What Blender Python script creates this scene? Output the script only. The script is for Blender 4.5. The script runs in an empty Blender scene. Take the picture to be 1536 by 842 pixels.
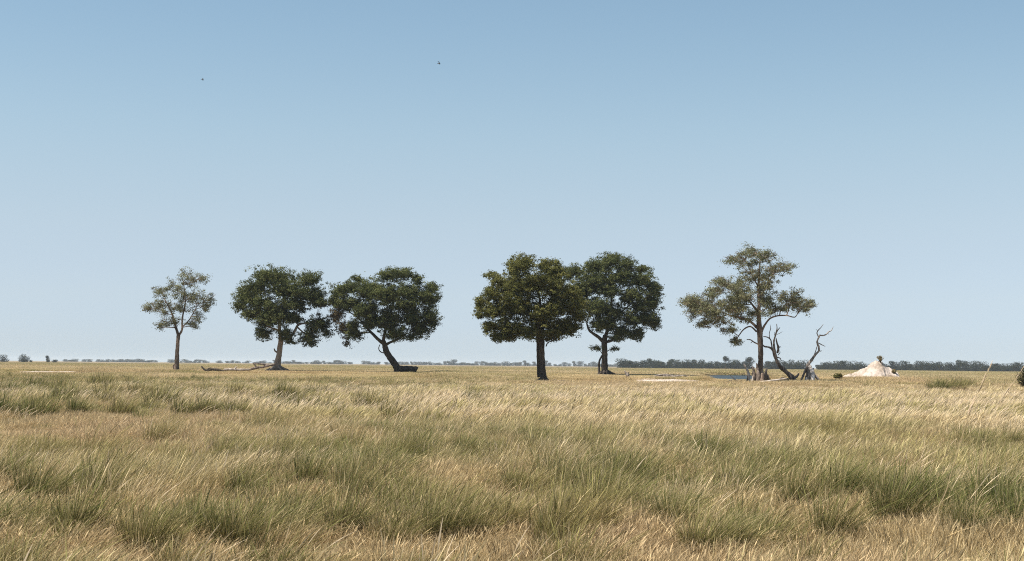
import bpy, math, random
import numpy as np
from mathutils import Vector, Matrix
from mathutils import noise as mnoise

random.seed(11)
RNG = np.random.default_rng(11)
S = bpy.context.scene
C = S.collection
R = math.radians

# ------------------------------------------------------------------ camera
CAM_H = 2.1
LENS = 50.0
F = LENS / 36.0 * 1536.0
HORIZON = 548.0                      # photo row of the horizon at mid width
PITCH = math.atan((HORIZON - 421.0) / F)
ROLL = 0.0095
cam_d = bpy.data.cameras.new('camera')
cam = bpy.data.objects.new('camera', cam_d)
C.objects.link(cam)
cam_d.lens = LENS
cam_d.sensor_width = 36.0
cam_d.clip_start = 0.1
cam_d.clip_end = 20000.0
M3 = (Matrix.Rotation(R(90) + PITCH, 3, 'X') @ Matrix.Rotation(ROLL, 3, 'Z'))
M4 = M3.to_4x4()
M4.translation = Vector((0, 0, CAM_H))
cam.matrix_world = M4
cam_d.dof.use_dof = True
cam_d.dof.focus_distance = 34.0
cam_d.dof.aperture_fstop = 6.3
S.camera = cam


def at(px, py, d):
    """survey helper: the world point seen at photo pixel (px, py) at depth d metres"""
    v = M3 @ Vector(((px - 768.0) / F, (421.0 - py) / F, -1.0))
    v = v * (d / v.y)
    return Vector((v.x, d, v.z + CAM_H))


# ------------------------------------------------------------------ terrain
# surveyed spot heights: (photo x, photo y of the foot, distance)
SPOTS = [
    (264, 559, 165), (415, 556, 165), (594, 559, 165), (815, 576, 130), (907, 563, 175),
    (1140, 574, 125), (1300, 568, 160), (1205, 572, 128), (1250, 569, 140),
    (340, 558, 160),
]
CTRL = []
for (a, b, d) in SPOTS:
    p = at(a, b, d)
    CTRL.append((p.x, p.y, p.z))
for bear in (960, 1000, 1040):
    for (v, d) in ((27.0, 134), (22.0, 143), (16.5, 154), (15.5, 162)):
        x = (bear - 768) / F * d
        CTRL.append((x, d, CAM_H - v * d / F))
for bear in (25, 65, 105):
    for (v, d) in ((20.5, 148), (17.0, 156), (13.5, 165)):
        CTRL.append(((bear - 768) / F * d, d, CAM_H - v * d / F))
CTRL = np.array(CTRL)


def sstep(a, b, x):
    t = np.clip((x - a) / (b - a), 0, 1)
    return t * t * (3 - 2 * t)


POND = (37.0, 236.0, 7.0, 54.0, 0.50)    # centre, half axes, water level


def pond_e(x, y):
    a = math.atan2(POND[0], POND[1])
    dx, dy = x - POND[0], y - POND[1]
    return ((dx * math.cos(a) - dy * math.sin(a)) / POND[2]) ** 2 + ((dx * math.sin(a) + dy * math.cos(a)) / POND[3]) ** 2


def base_z(x, y):
    return 0.9 * sstep(45, 155, y)


CTRL_R = CTRL[:, 2] - base_z(CTRL[:, 0], CTRL[:, 1])


def ground_z(x, y):
    x = np.asarray(x, float)
    y = np.asarray(y, float)
    z = base_z(x, y)
    num = np.zeros_like(z)
    den = np.full_like(z, 0.12)
    for (cx, cy, _), r in zip(CTRL, CTRL_R):
        w = np.exp(-(((x - cx) / 7.5) ** 2 + ((y - cy) / 7.5) ** 2))
        num += w * r
        den += w
    z = z + num / den
    bear = 768 + x / np.maximum(y, 1.0) * F          # a shallow wet hollow runs back from the stumps
    hollow = sstep(1042, 1066, bear) * (1 - sstep(1140, 1170, bear)) * sstep(128, 150, y) * (1 - sstep(288, 320, y))
    z = z * (1 - hollow) + .51 * hollow
    near = 1 - sstep(90, 140, y)
    z = z + near * (0.10 * np.sin(x * .31 + 1.3) * np.sin(y * .23 + .4) + .06 * np.sin(x * .83 + y * .41) + .05 * np.sin(y * .77 - x * .35))
    e = pond_e(x, y)
    z = z - 0.30 * (1 - sstep(.6, 1.1, e))
    return z


def gz(x, y):
    return float(ground_z(np.array([x]), np.array([y]))[0])


def foot(px, d):
    """ground point in photo column px at depth d"""
    x = (px - 768.0) / F * d
    return Vector((x, d, gz(x, d)))


# ------------------------------------------------------------------ materials
def mat(name):
    m = bpy.data.materials.new(name)
    m.use_nodes = True
    nt = m.node_tree
    for n in list(nt.nodes):
        nt.nodes.remove(n)
    out = nt.nodes.new('ShaderNodeOutputMaterial')
    return m, nt, out


def node(nt, t, **kw):
    n = nt.nodes.new(t)
    for k, v in kw.items():
        setattr(n, k, v)
    return n


def ramp(nt, fac, stops):
    r = nt.nodes.new('ShaderNodeValToRGB')
    els = r.color_ramp.elements
    while len(els) < len(stops):
        els.new(0.5)
    for e, (p, c) in zip(els, stops):
        e.position = p
        e.color = (c[0], c[1], c[2], 1)
    nt.links.new(fac, r.inputs[0])
    return r.outputs[0]


def mixc(nt, fac, a, b, mode='MIX'):
    m = nt.nodes.new('ShaderNodeMix')
    m.data_type = 'RGBA'
    m.blend_type = mode
    L = nt.links
    for sock, v in ((m.inputs[0], fac), (m.inputs[6], a), (m.inputs[7], b)):
        if isinstance(v, (int, float)):
            sock.default_value = v
        elif isinstance(v, tuple):
            sock.default_value = (v[0], v[1], v[2], 1)
        else:
            L.new(v, sock)
    return m.outputs[2]


def noise(nt, vec, scale, detail=3.0, rough=.6):
    n = nt.nodes.new('ShaderNodeTexNoise')
    n.inputs['Scale'].default_value = scale
    n.inputs['Detail'].default_value = detail
    n.inputs['Roughness'].default_value = rough
    nt.links.new(vec, n.inputs['Vector'])
    return n.outputs[0]


def maprange(nt, v, a, b, c=0.0, d=1.0):
    n = nt.nodes.new('ShaderNodeMapRange')
    n.inputs[1].default_value = a
    n.inputs[2].default_value = b
    n.inputs[3].default_value = c
    n.inputs[4].default_value = d
    nt.links.new(v, n.inputs[0])
    return n.outputs[0]


def wpos(nt, sx=1, sy=1, sz=1):
    g = nt.nodes.new('ShaderNodeNewGeometry')
    m = nt.nodes.new('ShaderNodeMapping')
    m.inputs['Scale'].default_value = (sx, sy, sz)
    nt.links.new(g.outputs['Position'], m.inputs[0])
    return m.outputs[0]


def attr(nt, name):
    a = nt.nodes.new('ShaderNodeAttribute')
    a.attribute_name = name
    return a.outputs['Fac']


def leafy(nt, out, col, trans=.3, rough=None):
    d = nt.nodes.new('ShaderNodeBsdfDiffuse')
    t = nt.nodes.new('ShaderNodeBsdfTranslucent')
    mx = nt.nodes.new('ShaderNodeMixShader')
    mx.inputs[0].default_value = trans
    nt.links.new(col, d.inputs[0])
    nt.links.new(col, t.inputs[0])
    nt.links.new(d.outputs[0], mx.inputs[1])
    nt.links.new(t.outputs[0], mx.inputs[2])
    nt.links.new(mx.outputs[0], out.inputs[0])


def grass_mat(name, low, mid, tip, alt_low, alt_tip, rnd=.5, patch=(.05, .62, .42), trans=.35, straw=0.0):
    """blade colour: changes along the blade, from blade to blade, and over patches of the meadow"""
    m, nt, out = mat(name)
    t = attr(nt, 't')
    r = attr(nt, 'r')
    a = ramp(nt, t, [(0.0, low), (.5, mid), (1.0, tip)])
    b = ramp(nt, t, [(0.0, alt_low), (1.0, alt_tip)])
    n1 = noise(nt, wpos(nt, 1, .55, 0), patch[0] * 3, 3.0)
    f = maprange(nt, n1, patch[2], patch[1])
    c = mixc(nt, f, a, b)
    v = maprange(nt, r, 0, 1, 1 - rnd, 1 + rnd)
    if straw:
        sr_ = nt.nodes.new('ShaderNodeMath')
        sr_.operation = 'FRACT'
        ml = nt.nodes.new('ShaderNodeMath')
        ml.operation = 'MULTIPLY'
        ml.inputs[1].default_value = 17.31
        nt.links.new(r, ml.inputs[0])
        nt.links.new(ml.outputs[0], sr_.inputs[0])
        c = mixc(nt, maprange(nt, sr_.outputs[0], 1 - straw - .02, 1 - straw + .02), c,
                 ramp(nt, t, [(0, (.12, .09, .035)), (.5, (.32, .25, .11)), (1, (.60, .48, .28))]))
    hs = nt.nodes.new('ShaderNodeHueSaturation')
    nt.links.new(v, hs.inputs['Value'])
    nt.links.new(c, hs.inputs['Color'])
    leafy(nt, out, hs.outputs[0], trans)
    return m


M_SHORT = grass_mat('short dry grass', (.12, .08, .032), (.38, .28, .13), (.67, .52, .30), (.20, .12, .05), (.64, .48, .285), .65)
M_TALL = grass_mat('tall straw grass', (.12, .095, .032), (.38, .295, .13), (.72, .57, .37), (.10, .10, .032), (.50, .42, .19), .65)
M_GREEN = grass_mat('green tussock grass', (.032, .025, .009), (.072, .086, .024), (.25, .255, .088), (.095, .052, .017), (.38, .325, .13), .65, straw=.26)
M_STEM = grass_mat('pale seed stems', (.36, .28, .14), (.56, .44, .26), (.74, .60, .43), (.36, .27, .13), (.70, .54, .38), .3)


def leaf_mat(name, dark, mid, light, dry=None, trans=.28):
    m, nt, out = mat(name)
    r = attr(nt, 'tint')
    c = ramp(nt, r, [(0, dark), (.5, mid), (1, light)])
    if dry:
        n1 = noise(nt, wpos(nt), .45, 2.0)
        c = mixc(nt, maprange(nt, n1, .5, .75), c, dry)
    leafy(nt, out, c, trans)
    return m


M_LEAF_DARK = leaf_mat('dark evergreen leaves', (.034, .042, .016), (.085, .098, .036), (.21, .212, .085))
M_LEAF_OLIVE = leaf_mat('olive leaves', (.044, .050, .017), (.115, .115, .036), (.27, .25, .085))
M_LEAF_THIN = leaf_mat('thin olive grey leaves', (.095, .100, .052), (.175, .178, .095), (.31, .30, .168), (.19, .165, .088))
M_LEAF_BROWN = leaf_mat('brown dying leaves', (.07, .055, .03), (.13, .10, .055), (.2, .16, .09))
M_LEAF_SHRUB = leaf_mat('dark brownish shrub leaves', (.03, .03, .014), (.065, .058, .026), (.13, .105, .045), (.18, .09, .035))
M_LEAF_TUFT = leaf_mat('dry spiky plant leaves', (.14, .11, .05), (.26, .20, .09), (.38, .30, .15))
M_LEAF_FAR = leaf_mat('far woodland leaves', (.010, .015, .010), (.022, .030, .016), (.045, .052, .025))
M_LEAF_BUSH = leaf_mat('bush leaves', (.05, .055, .02), (.11, .11, .035), (.2, .18, .06), (.24, .13, .04))


def bark_mat(name, a, b, c, sc=3.0):
    m, nt, out = mat(name)
    p = nt.nodes.new('ShaderNodeBsdfPrincipled')
    p.inputs['Roughness'].default_value = .9
    v = wpos(nt, 1, 1, .22)
    n1 = noise(nt, v, sc, 5.0, .7)
    col = ramp(nt, n1, [(.32, a), (.5, b), (.66, c)])
    nt.links.new(col, p.inputs['Base Color'])
    bp = nt.nodes.new('ShaderNodeBump')
    bp.inputs['Strength'].default_value = .8
    bp.inputs['Distance'].default_value = .06
    nt.links.new(n1, bp.inputs['Height'])
    nt.links.new(bp.outputs[0], p.inputs['Normal'])
    nt.links.new(p.outputs[0], out.inputs[0])
    return m


M_BARK = bark_mat('dark fissured bark', (.022, .016, .011), (.055, .040, .028), (.12, .092, .068))
M_BARK_PALE = bark_mat('pale bark', (.12, .085, .06), (.30, .225, .165), (.44, .34, .26))
M_BARK_PATCH = bark_mat('patchy bark', (.045, .03, .02), (.14, .095, .065), (.42, .31, .23), 2.4)
M_DEAD_GREY = bark_mat('weathered grey dead wood', (.09, .068, .052), (.30, .24, .195), (.54, .465, .40), 3.5)
M_DEAD_DARK = bark_mat('dark dead wood', (.045, .032, .024), (.125, .09, .066), (.32, .25, .20), 3.0)
M_DEAD_WHITE = bark_mat('bleached dead wood', (.26, .21, .17), (.56, .48, .41), (.70, .62, .55), 3.0)

m, nt, out = mat('dry ground')
M_GROUND = m
p = nt.nodes.new('ShaderNodeBsdfPrincipled')
p.inputs['Roughness'].default_value = 1.0
n1 = noise(nt, wpos(nt, 1, .35, 0), .02, 6.0, .65)
n2 = noise(nt, wpos(nt, 1, 1, 1), 1.7, 6.0, .7)
c1 = ramp(nt, n1, [(.36, (.15, .145, .055)), (.47, (.26, .20, .095)), (.56, (.34, .255, .145)), (.66, (.24, .165, .075))])
c2 = mixc(nt, maprange(nt, n2, .35, .7), c1, (.16, .105, .06))
nt.links.new(c2, p.inputs['Base Color'])
nt.links.new(p.outputs[0], out.inputs[0])

m, nt, out = mat('pale sand')
M_SAND = m
p = nt.nodes.new('ShaderNodeBsdfPrincipled')
p.inputs['Roughness'].default_value = 1.0
n1 = noise(nt, wpos(nt), 1.2, 5.0, .7)
nt.links.new(ramp(nt, n1, [(.38, (.30, .23, .15)), (.5, (.50, .41, .33)), (.62, (.62, .52, .44))]), p.inputs['Base Color'])
nt.links.new(p.outputs[0], out.inputs[0])

m, nt, out = mat('termite clay')
M_CLAY = m
p = nt.nodes.new('ShaderNodeBsdfPrincipled')
p.inputs['Roughness'].default_value = 1.0
n1 = noise(nt, wpos(nt), .9, 6.0, .7)
n2 = noise(nt, wpos(nt, 1, 1, .35), 3.0, 6.0, .7)
cc = ramp(nt, n1, [(.33, (.22, .16, .11)), (.43, (.40, .32, .25)), (.6, (.55, .46, .39))])
cc = mixc(nt, maprange(nt, n2, .56, .72), cc, (.3, .22, .16))
nt.links.new(cc, p.inputs['Base Color'])
bp = nt.nodes.new('ShaderNodeBump')
bp.inputs['Strength'].default_value = .9
bp.inputs['Distance'].default_value = .12
nt.links.new(n2, bp.inputs['Height'])
nt.links.new(bp.outputs[0], p.inputs['Normal'])
nt.links.new(p.outputs[0], out.inputs[0])

m, nt, out = mat('pond water')
M_WATER = m
p = nt.nodes.new('ShaderNodeBsdfPrincipled')
p.inputs['Base Color'].default_value = (.022, .028, .028, 1)
p.inputs['Roughness'].default_value = .3
p.inputs['IOR'].default_value = 1.33
p.inputs['Specular IOR Level'].default_value = .02
n1 = noise(nt, wpos(nt), 2.2, 4.0, .6)
bp = nt.nodes.new('ShaderNodeBump')
bp.inputs['Strength'].default_value = .55
bp.inputs['Distance'].default_value = .12
nt.links.new(n1, bp.inputs['Height'])
nt.links.new(bp.outputs[0], p.inputs['Normal'])
nt.links.new(p.outputs[0], out.inputs[0])

m, nt, out = mat('dark plumage')
M_BIRD = m
p = nt.nodes.new('ShaderNodeBsdfPrincipled')
p.inputs['Roughness'].default_value = .8
n1 = noise(nt, wpos(nt), 14.0, 2.0)
nt.links.new(ramp(nt, n1, [(.3, (.02, .018, .016)), (.7, (.06, .05, .04))]), p.inputs['Base Color'])
nt.links.new(p.outputs[0], out.inputs[0])


# ------------------------------------------------------------------ mesh helpers
class MB:
    def __init__(self):
        self.v = []
        self.f = []
        self.a = {}

    def arrays(self, name):
        return self.a.setdefault(name, [])

    def tube(self, pts, rad, sides=8, wob=.12, seg=3, cap=True):
        """tapered, slightly lumpy limb along a smoothed polyline"""
        pts = [Vector(p) for p in pts]
        n = len(pts)
        sp, sr = [], []
        for i in range(n - 1):
            p0 = pts[max(i - 1, 0)]
            p1, p2 = pts[i], pts[i + 1]
            p3 = pts[min(i + 2, n - 1)]
            for k in range(seg):
                t = k / seg
                sp.append(.5 * ((2 * p1) + (p2 - p0) * t + (2 * p0 - 5 * p1 + 4 * p2 - p3) * t * t + (3 * p1 - p0 - 3 * p2 + p3) * t ** 3))
                sr.append(rad[i] * (1 - t) + rad[i + 1] * t)
        sp.append(pts[-1])
        sr.append(rad[-1])
        base = len(self.v)
        up = Vector((0, 1, 0.13)).normalized()
        for i, (p, r) in enumerate(zip(sp, sr)):
            d = (sp[min(i + 1, len(sp) - 1)] - sp[max(i - 1, 0)]).normalized()
            a = d.cross(up)
            if a.length < .05:
                a = d.cross(Vector((1, 0, 0)))
            a.normalize()
            b = d.cross(a)
            for s in range(sides):
                th = s / sides * 2 * math.pi
                rr = r * (1 + random.uniform(-wob, wob))
                self.v.append(p + a * math.cos(th) * rr + b * math.sin(th) * rr)
        for i in range(len(sp) - 1):
            for s in range(sides):
                s2 = (s + 1) % sides
                self.f.append((base + i * sides + s, base + i * sides + s2, base + (i + 1) * sides + s2, base + (i + 1) * sides + s))
        if cap:
            self.f.append(tuple(base + s for s in range(sides))[::-1])
            e = base + (len(sp) - 1) * sides
            self.f.append(tuple(e + s for s in range(sides)))
        return sp, sr

    def build(self, name, material, parent=None, smooth=True, link=True, origin=None):
        me = bpy.data.meshes.new(name)
        vs = self.v
        if origin is not None:
            vs = [Vector(v) - origin for v in vs]
        me.from_pydata([tuple(v) for v in vs], [], self.f)
        for k, arr in self.a.items():
            at_ = me.attributes.new(k, 'FLOAT', 'POINT')
            at_.data.foreach_set('value', np.array(arr, np.float32))
        me.materials.append(material)
        if smooth:
            me.polygons.foreach_set('use_smooth', np.ones(len(me.polygons), bool))
        me.update()
        o = bpy.data.objects.new(name, me)
        if link:
            C.objects.link(o)
        if parent is not None:
            o.parent = parent
        return o


def tag(o, label, cat, group=None):
    o['label'] = label
    o['category'] = cat
    if group:
        o['group'] = group
    return o


def empty(name, loc, label, cat, group=None):
    o = bpy.data.objects.new(name, None)
    o.location = loc
    o.empty_display_size = .3
    C.objects.link(o)
    return tag(o, label, cat, group)


def structure(o, kind='structure'):
    o['kind'] = kind
    return o


def leaves_mesh(name, centers, sizes, tints, outdir, material, parent=None, up=.6, aspect=.62, link=True):
    """many small leaf clumps: one bent diamond of two triangles each"""
    n = len(centers)
    nrm = RNG.normal(size=(n, 3)) * .5 + outdir * .9 + np.array([0, 0, up])
    nrm /= np.linalg.norm(nrm, axis=1)[:, None]
    t = RNG.normal(size=(n, 3))
    t -= (t * nrm).sum(1)[:, None] * nrm
    t /= np.linalg.norm(t, axis=1)[:, None]
    b = np.cross(nrm, t)
    s = sizes[:, None]
    asp = (aspect * RNG.uniform(.6, 1.3, n))[:, None]
    bend = (RNG.uniform(-.25, .25, n))[:, None]
    v = np.empty((n, 4, 3))
    v[:, 0] = centers - t * s * .5
    v[:, 1] = centers + b * s * .5 * asp + nrm * s * bend
    v[:, 2] = centers + t * s * .5
    v[:, 3] = centers - b * s * .5 * asp + nrm * s * bend
    v = v.reshape(-1, 3)
    me = bpy.data.meshes.new(name)
    me.vertices.add(4 * n)
    me.vertices.foreach_set('co', v.astype(np.float32).ravel())
    i0 = np.arange(n) * 4
    tri = np.stack([i0, i0 + 1, i0 + 2, i0, i0 + 2, i0 + 3], 1).ravel()
    me.loops.add(len(tri))
    me.loops.foreach_set('vertex_index', tri.astype(np.int32))
    me.polygons.add(2 * n)
    me.polygons.foreach_set('loop_start', (np.arange(2 * n) * 3).astype(np.int32))
    a = me.attributes.new('tint', 'FLOAT', 'POINT')
    a.data.foreach_set('value', np.repeat(tints, 4).astype(np.float32))
    me.materials.append(material)
    me.update(calc_edges=True)
    me.validate()
    o = bpy.data.objects.new(name, me)
    if link:
        C.objects.link(o)
    if parent is not None:
        o.parent = parent
    return o


# ------------------------------------------------------------------ trees
def make_tree(name, label, px, d, wood, clumps, crown_mat, bark, group, fpx=None, dens=1.0, leaf=.2, depth=.85,
              sub=.34, twigs=0, brown=(), roots=True, seed=1, fill=True):
    """wood: list of (part, [(px, py, r_px, ydepth)]); clumps: (px, py, rx, ry) read off the photograph, in
    photo pixels at distance d; each turns into a volume of leaf clusters with real depth"""
    random.seed(seed)
    k = d / F
    f = foot(px, d)
    root = empty(name, f, label, 'tree', group)
    skel = []
    parts = {}
    first = True
    for (part, pts) in wood:
        P, rr = [], []
        for q in pts:
            w = at(q[0], q[1], d)
            w.y += q[3] if len(q) > 3 else 0.0
            P.append(w)
            rr.append(q[2] * k)
        if first:
            P.insert(0, Vector((P[0].x, P[0].y, f.z - .35)))
            rr.insert(0, rr[0] * 1.35)
        mb = MB()
        sp, sr = mb.tube(P, rr, 9 if first else 7, .1, 4)
        if first and roots:
            for q in range(7):
                an = q / 7 * 2 * math.pi + random.uniform(-.3, .3)
                L = rr[1] * random.uniform(2.2, 4.2)
                b0 = Vector((P[1].x, P[1].y, f.z + rr[1] * 1.4))
                dirv = Vector((math.cos(an), math.sin(an), 0))
                e = b0 + dirv * L
                mb.tube([b0 + dirv * rr[1] * .2, b0 + dirv * L * .4 - Vector((0, 0, rr[1] * .75)), Vector((e.x, e.y, gz(e.x, e.y) - .05))],
                        [rr[1] * .5, rr[1] * .4, rr[1] * .15], 6, .15, 3)
        o = mb.build(part, bark, root, origin=f)
        skel += [(p, r, o) for p, r in zip(sp, sr)]
        first = False
    # crown
    cl = np.array([c[:4] for c in clumps], float)
    x0, x1 = (cl[:, 0] - cl[:, 2]).min(), (cl[:, 0] + cl[:, 2]).max()
    y0, y1 = (cl[:, 1] - cl[:, 3]).min(), (cl[:, 1] + cl[:, 3]).max()
    cx, cy, hx, hy = (x0 + x1) / 2, (y0 + y1) / 2, (x1 - x0) / 2, (y1 - y0) / 2
    vols = []
    for c in clumps:
        e = 1 - ((c[0] - cx) / hx) ** 2 * .9 - ((c[1] - cy) / hy) ** 2 * .8
        dm = math.sqrt(max(e, .04)) * hx * k * depth
        r = (c[2] + c[3]) / 2 * k
        isb = len(c) > 4
        offs = [random.uniform(-.35, .35) * dm]
        if dm > 1.6 * r and fill:
            offs = [-dm * random.uniform(.5, .85), dm * random.uniform(.1, .8)]
        if dm > 3.0 * r and fill:
            offs.append(random.uniform(-.2, .2) * dm)
        if fill and not isb and r > .55 and twigs == 0:
            offs += [random.uniform(-.8, .8) * dm, random.uniform(-.6, .6) * dm]
        if twigs:
            offs += [random.uniform(-.7, .7) * dm for _ in range(3)]
        for of in offs:
            jx, jy = (.55, .85) if twigs else (.3, .25)
            w = at(c[0] + random.uniform(-jx, jx) * c[2], c[1] + random.uniform(-jy, jy) * c[3], d)
            q = random.uniform(.92, 1.25)
            q *= (.8 if twigs else 1.0)
            vols.append((Vector((w.x, w.y + of, w.z)), c[2] * k * q, r, c[3] * k * (.95 if twigs else 1.08), isb))
    # branches reaching every clump
    vols.sort(key=lambda v: (v[0] - skel[-1][0]).length)
    for (c, a, b, e, isb) in vols:
        best, bd = None, 1e9
        for (p, r, ow) in skel:
            dd = (p - c).length + max(0, p.z - c.z) * 1.2 + (3 if r < .025 else 0)
            if p.z > f.z + 1.5 and dd < bd:
                best, bd = (p, r, ow), dd
        if best is None:
            continue
        p, r, ow = best
        mb = MB()
        L = (c - p).length
        r0 = min(max(.035 + .014 * L, .03), r * .8)
        mid = p.lerp(c, .5) + Vector((random.uniform(-.12, .12), random.uniform(-.12, .12), random.uniform(-.02, .16))) * L
        sp, sr = mb.tube([p, mid, c], [r0, r0 * .7, r0 * .3], 5, .1, 3, False)
        skel += [(a_, b_, ow) for a_, b_ in zip(sp[2:], sr[2:])]
        for tw in range(twigs):
            tip = c + Vector((random.uniform(-1, 1) * a, random.uniform(-1, 1) * b, random.uniform(-.8, 1) * e))
            m2 = c.lerp(tip, .5) + Vector((random.uniform(-.1, .1), random.uniform(-.1, .1), random.uniform(-.1, .1)))
            mb.tube([p.lerp(c, .75), m2, tip], [r0 * .35, .018, .008], 4, 0, 2, False)
        mb.build('branch', bark, ow, origin=f)
    for brownset in (False, True):
        cen, siz, tin, outd = [], [], [], []
        for (c, a, b, e, isb) in vols:
            if isb != brownset:
                continue
            area = a * e
            ns = max(4, int(area * 32 * dens))
            for s in range(ns):
                u = RNG.normal(size=3)
                u /= np.linalg.norm(u)
                rad = min(abs(RNG.normal()) * .6 + .2, 1.22)
                sc = np.array([c.x, c.y, c.z]) + u * rad * np.array([a, max(a, b), e])
                m_ = int(RNG.integers(13, 28) * (.2 / leaf) ** 1.3)
                off = RNG.normal(size=(m_, 3)) * sub * np.array([.75, .75, .52]) * RNG.uniform(.6, 1.2)
                cen.append(sc + off)
                siz.append(RNG.uniform(.6, 1.25, m_) * leaf)
                tin.append(np.clip(RNG.uniform(.2, .8) + RNG.normal(size=m_) * .10, 0, 1))
                od = off / (np.linalg.norm(off, axis=1)[:, None] + 1e-6) * .6 + u * .5
                outd.append(od)
        if not cen:
            continue
        cen = np.concatenate(cen) - np.array(f)
        o = leaves_mesh('crown' if not brownset else 'dying_foliage', cen, np.concatenate(siz), np.concatenate(tin), np.concatenate(outd),
                        M_LEAF_BROWN if brownset else crown_mat, root)
        if brownset:
            o['label'] = 'brown drooping foliage on the left side of the crown'
    return root


G_MAIN = 'trees standing across the grassland'
make_tree('savanna_tree', 'small thin-crowned tree with brownish sparse leaves, leftmost of the six large trees', 265, 165,
          [('trunk', [(264.8, 558, 4.2), (265.2, 545, 3.4), (265.6, 530, 3.0), (266.5, 515, 2.8), (267.5, 503, 2.7)]),
           ('limb', [(267.5, 504, 2.3), (264, 492, 1.9), (261, 480, 1.7), (255, 464, 1.2), (246, 448, .7)]),
           ('limb', [(267.5, 504, 1.9), (273, 495, 1.6), (273.5, 478, 1.3), (278, 452, .9), (275, 422, .5)]),
           ('limb', [(274, 490, 1.1), (284, 480, .9), (294, 462, .6)]),
           ('broken_branch', [(264, 556, 1.8), (260, 550, 1.3), (262, 546, .6)])],
          [(275.5, 413, 10, 9), (304, 420, 7, 7), (292, 427, 13, 9), (261, 432, 13, 8), (240, 437, 10, 7), (233, 461, 13, 7), (223, 463, 6, 4),
           (252, 463, 16, 10), (290, 449, 17, 10), (311, 446, 9, 8), (247, 485, 12, 7), (297, 475, 10, 7), (290, 488, 7, 4), (273, 439, 13, 10),
           (271, 460, 13, 8), (307, 460, 8, 5), (239, 490, 7, 4), (262, 480, 8, 5)],
          M_LEAF_THIN, M_BARK_PATCH, G_MAIN, dens=.42, leaf=.15, sub=.28, twigs=4, roots=False, seed=3, depth=.8)
make_tree('savanna_tree', 'dense dark tree with a pale straight trunk, second large tree from the left', 416, 165,
          [('trunk', [(416, 553, 6.2), (417, 543, 4.6), (419, 530, 4.2), (421, 515, 3.9), (421.5, 506, 3.8)]),
           ('limb', [(421.5, 508, 3.2), (419, 490, 2.6), (422, 470, 2.2), (426, 450, 1.7), (424, 428, 1.0)]),
           ('limb', [(422, 508, 2.4), (434, 507, 2.2), (442, 497, 2.0), (447, 488, 1.7), (458, 485, 1.2), (474, 486, .8)]),
           ('limb', [(420, 497, 1.8), (413, 494, 1.4), (402, 490, 1.1), (394, 482, .8)]),
           ('limb', [(446, 491, 1.3), (456, 500, 1.0), (465, 508, .6)]),
           ('limb', [(426, 452, 1.4), (437, 442, 1.1), (452, 434, .7)]),
           ('broken_branch', [(417, 529, 1.6), (413, 527, 1.3), (411, 523, .7)])],
          [(413, 416, 26, 14), (393, 416, 10, 9), (463, 420, 19, 11), (368, 442, 17, 14), (360, 458, 9, 8), (389, 455, 18, 13), (432, 433, 24, 13),
           (472, 442, 13, 14), (482, 455, 9, 7), (442, 458, 20, 11), (401, 480, 18, 16), (394, 499, 11, 9), (425, 475, 16, 11), (477, 487, 18, 13),
           (491, 500, 7, 7), (465, 506, 13, 11), (470, 516, 6, 4), (432, 501, 10, 9), (437, 512, 7, 4), (374, 472, 10, 8), (440, 476, 12, 8), (415, 462, 14, 9), (385, 432, 14, 9), (452, 442, 14, 9)],
          M_LEAF_DARK, M_BARK_PALE, G_MAIN, dens=1.3, leaf=.165, sub=.22, seed=5)
make_tree('savanna_tree', 'dense dark tree on a crooked black trunk rising from a fallen base', 592, 165,
          [('trunk', [(596, 556, 5.2), (594, 549, 5.4), (587, 539, 5.0), (580, 528, 4.6), (577, 518, 4.0), (574, 510, 3.4)]),
           ('limb', [(576, 516, 3.0), (568, 510, 2.5), (560, 502, 2.2), (548, 490, 1.7), (538, 478, 1.2), (524, 468, .8)]),
           ('limb', [(577, 519, 2.4), (585, 514, 2.0), (597, 509, 1.7), (610, 500, 1.0)]),
           ('limb', [(575, 512, 2.6), (578, 495, 2.0), (586, 470, 1.6), (592, 445, 1.0)]),
           ('fallen_base', [(592, 553, 5.0), (603, 553.5, 4.6), (614, 553.5, 4.3), (624, 554, 4.4), (626, 554.5, 3.6)]),
           ('hanging_stem', [(577, 530, .9), (571, 528, .8), (568, 523, .7), (570, 517, .6)])],
          [(539, 420, 8, 6), (582, 413, 17, 9), (606, 411, 16, 8), (627, 420, 8, 7), (646, 431, 11, 8), (506, 439, 13, 11), (525, 432, 13, 9),
           (501, 453, 8, 7), (506, 473, 11, 12, 'b'), (516, 492, 9, 11, 'b'), (521, 513, 4, 8, 'b'), (556, 435, 20, 13), (580, 446, 23, 16),
           (613, 437, 20, 13), (641, 449, 16, 13), (551, 461, 17, 12), (558, 484, 18, 12), (587, 480, 20, 16), (622, 475, 20, 13), (646, 473, 12, 11),
           (514, 457, 11, 10), (528, 455, 10, 10), (543, 470, 10, 8), (632, 494, 15, 12), (649, 484, 7, 9), (594, 501, 17, 9), (532, 501, 10, 9), (620, 506, 8, 5), (612, 458, 20, 10), (530, 488, 8, 8)],
          M_LEAF_DARK, M_BARK, G_MAIN, dens=1.3, leaf=.165, sub=.22, seed=7, roots=False)
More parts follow.
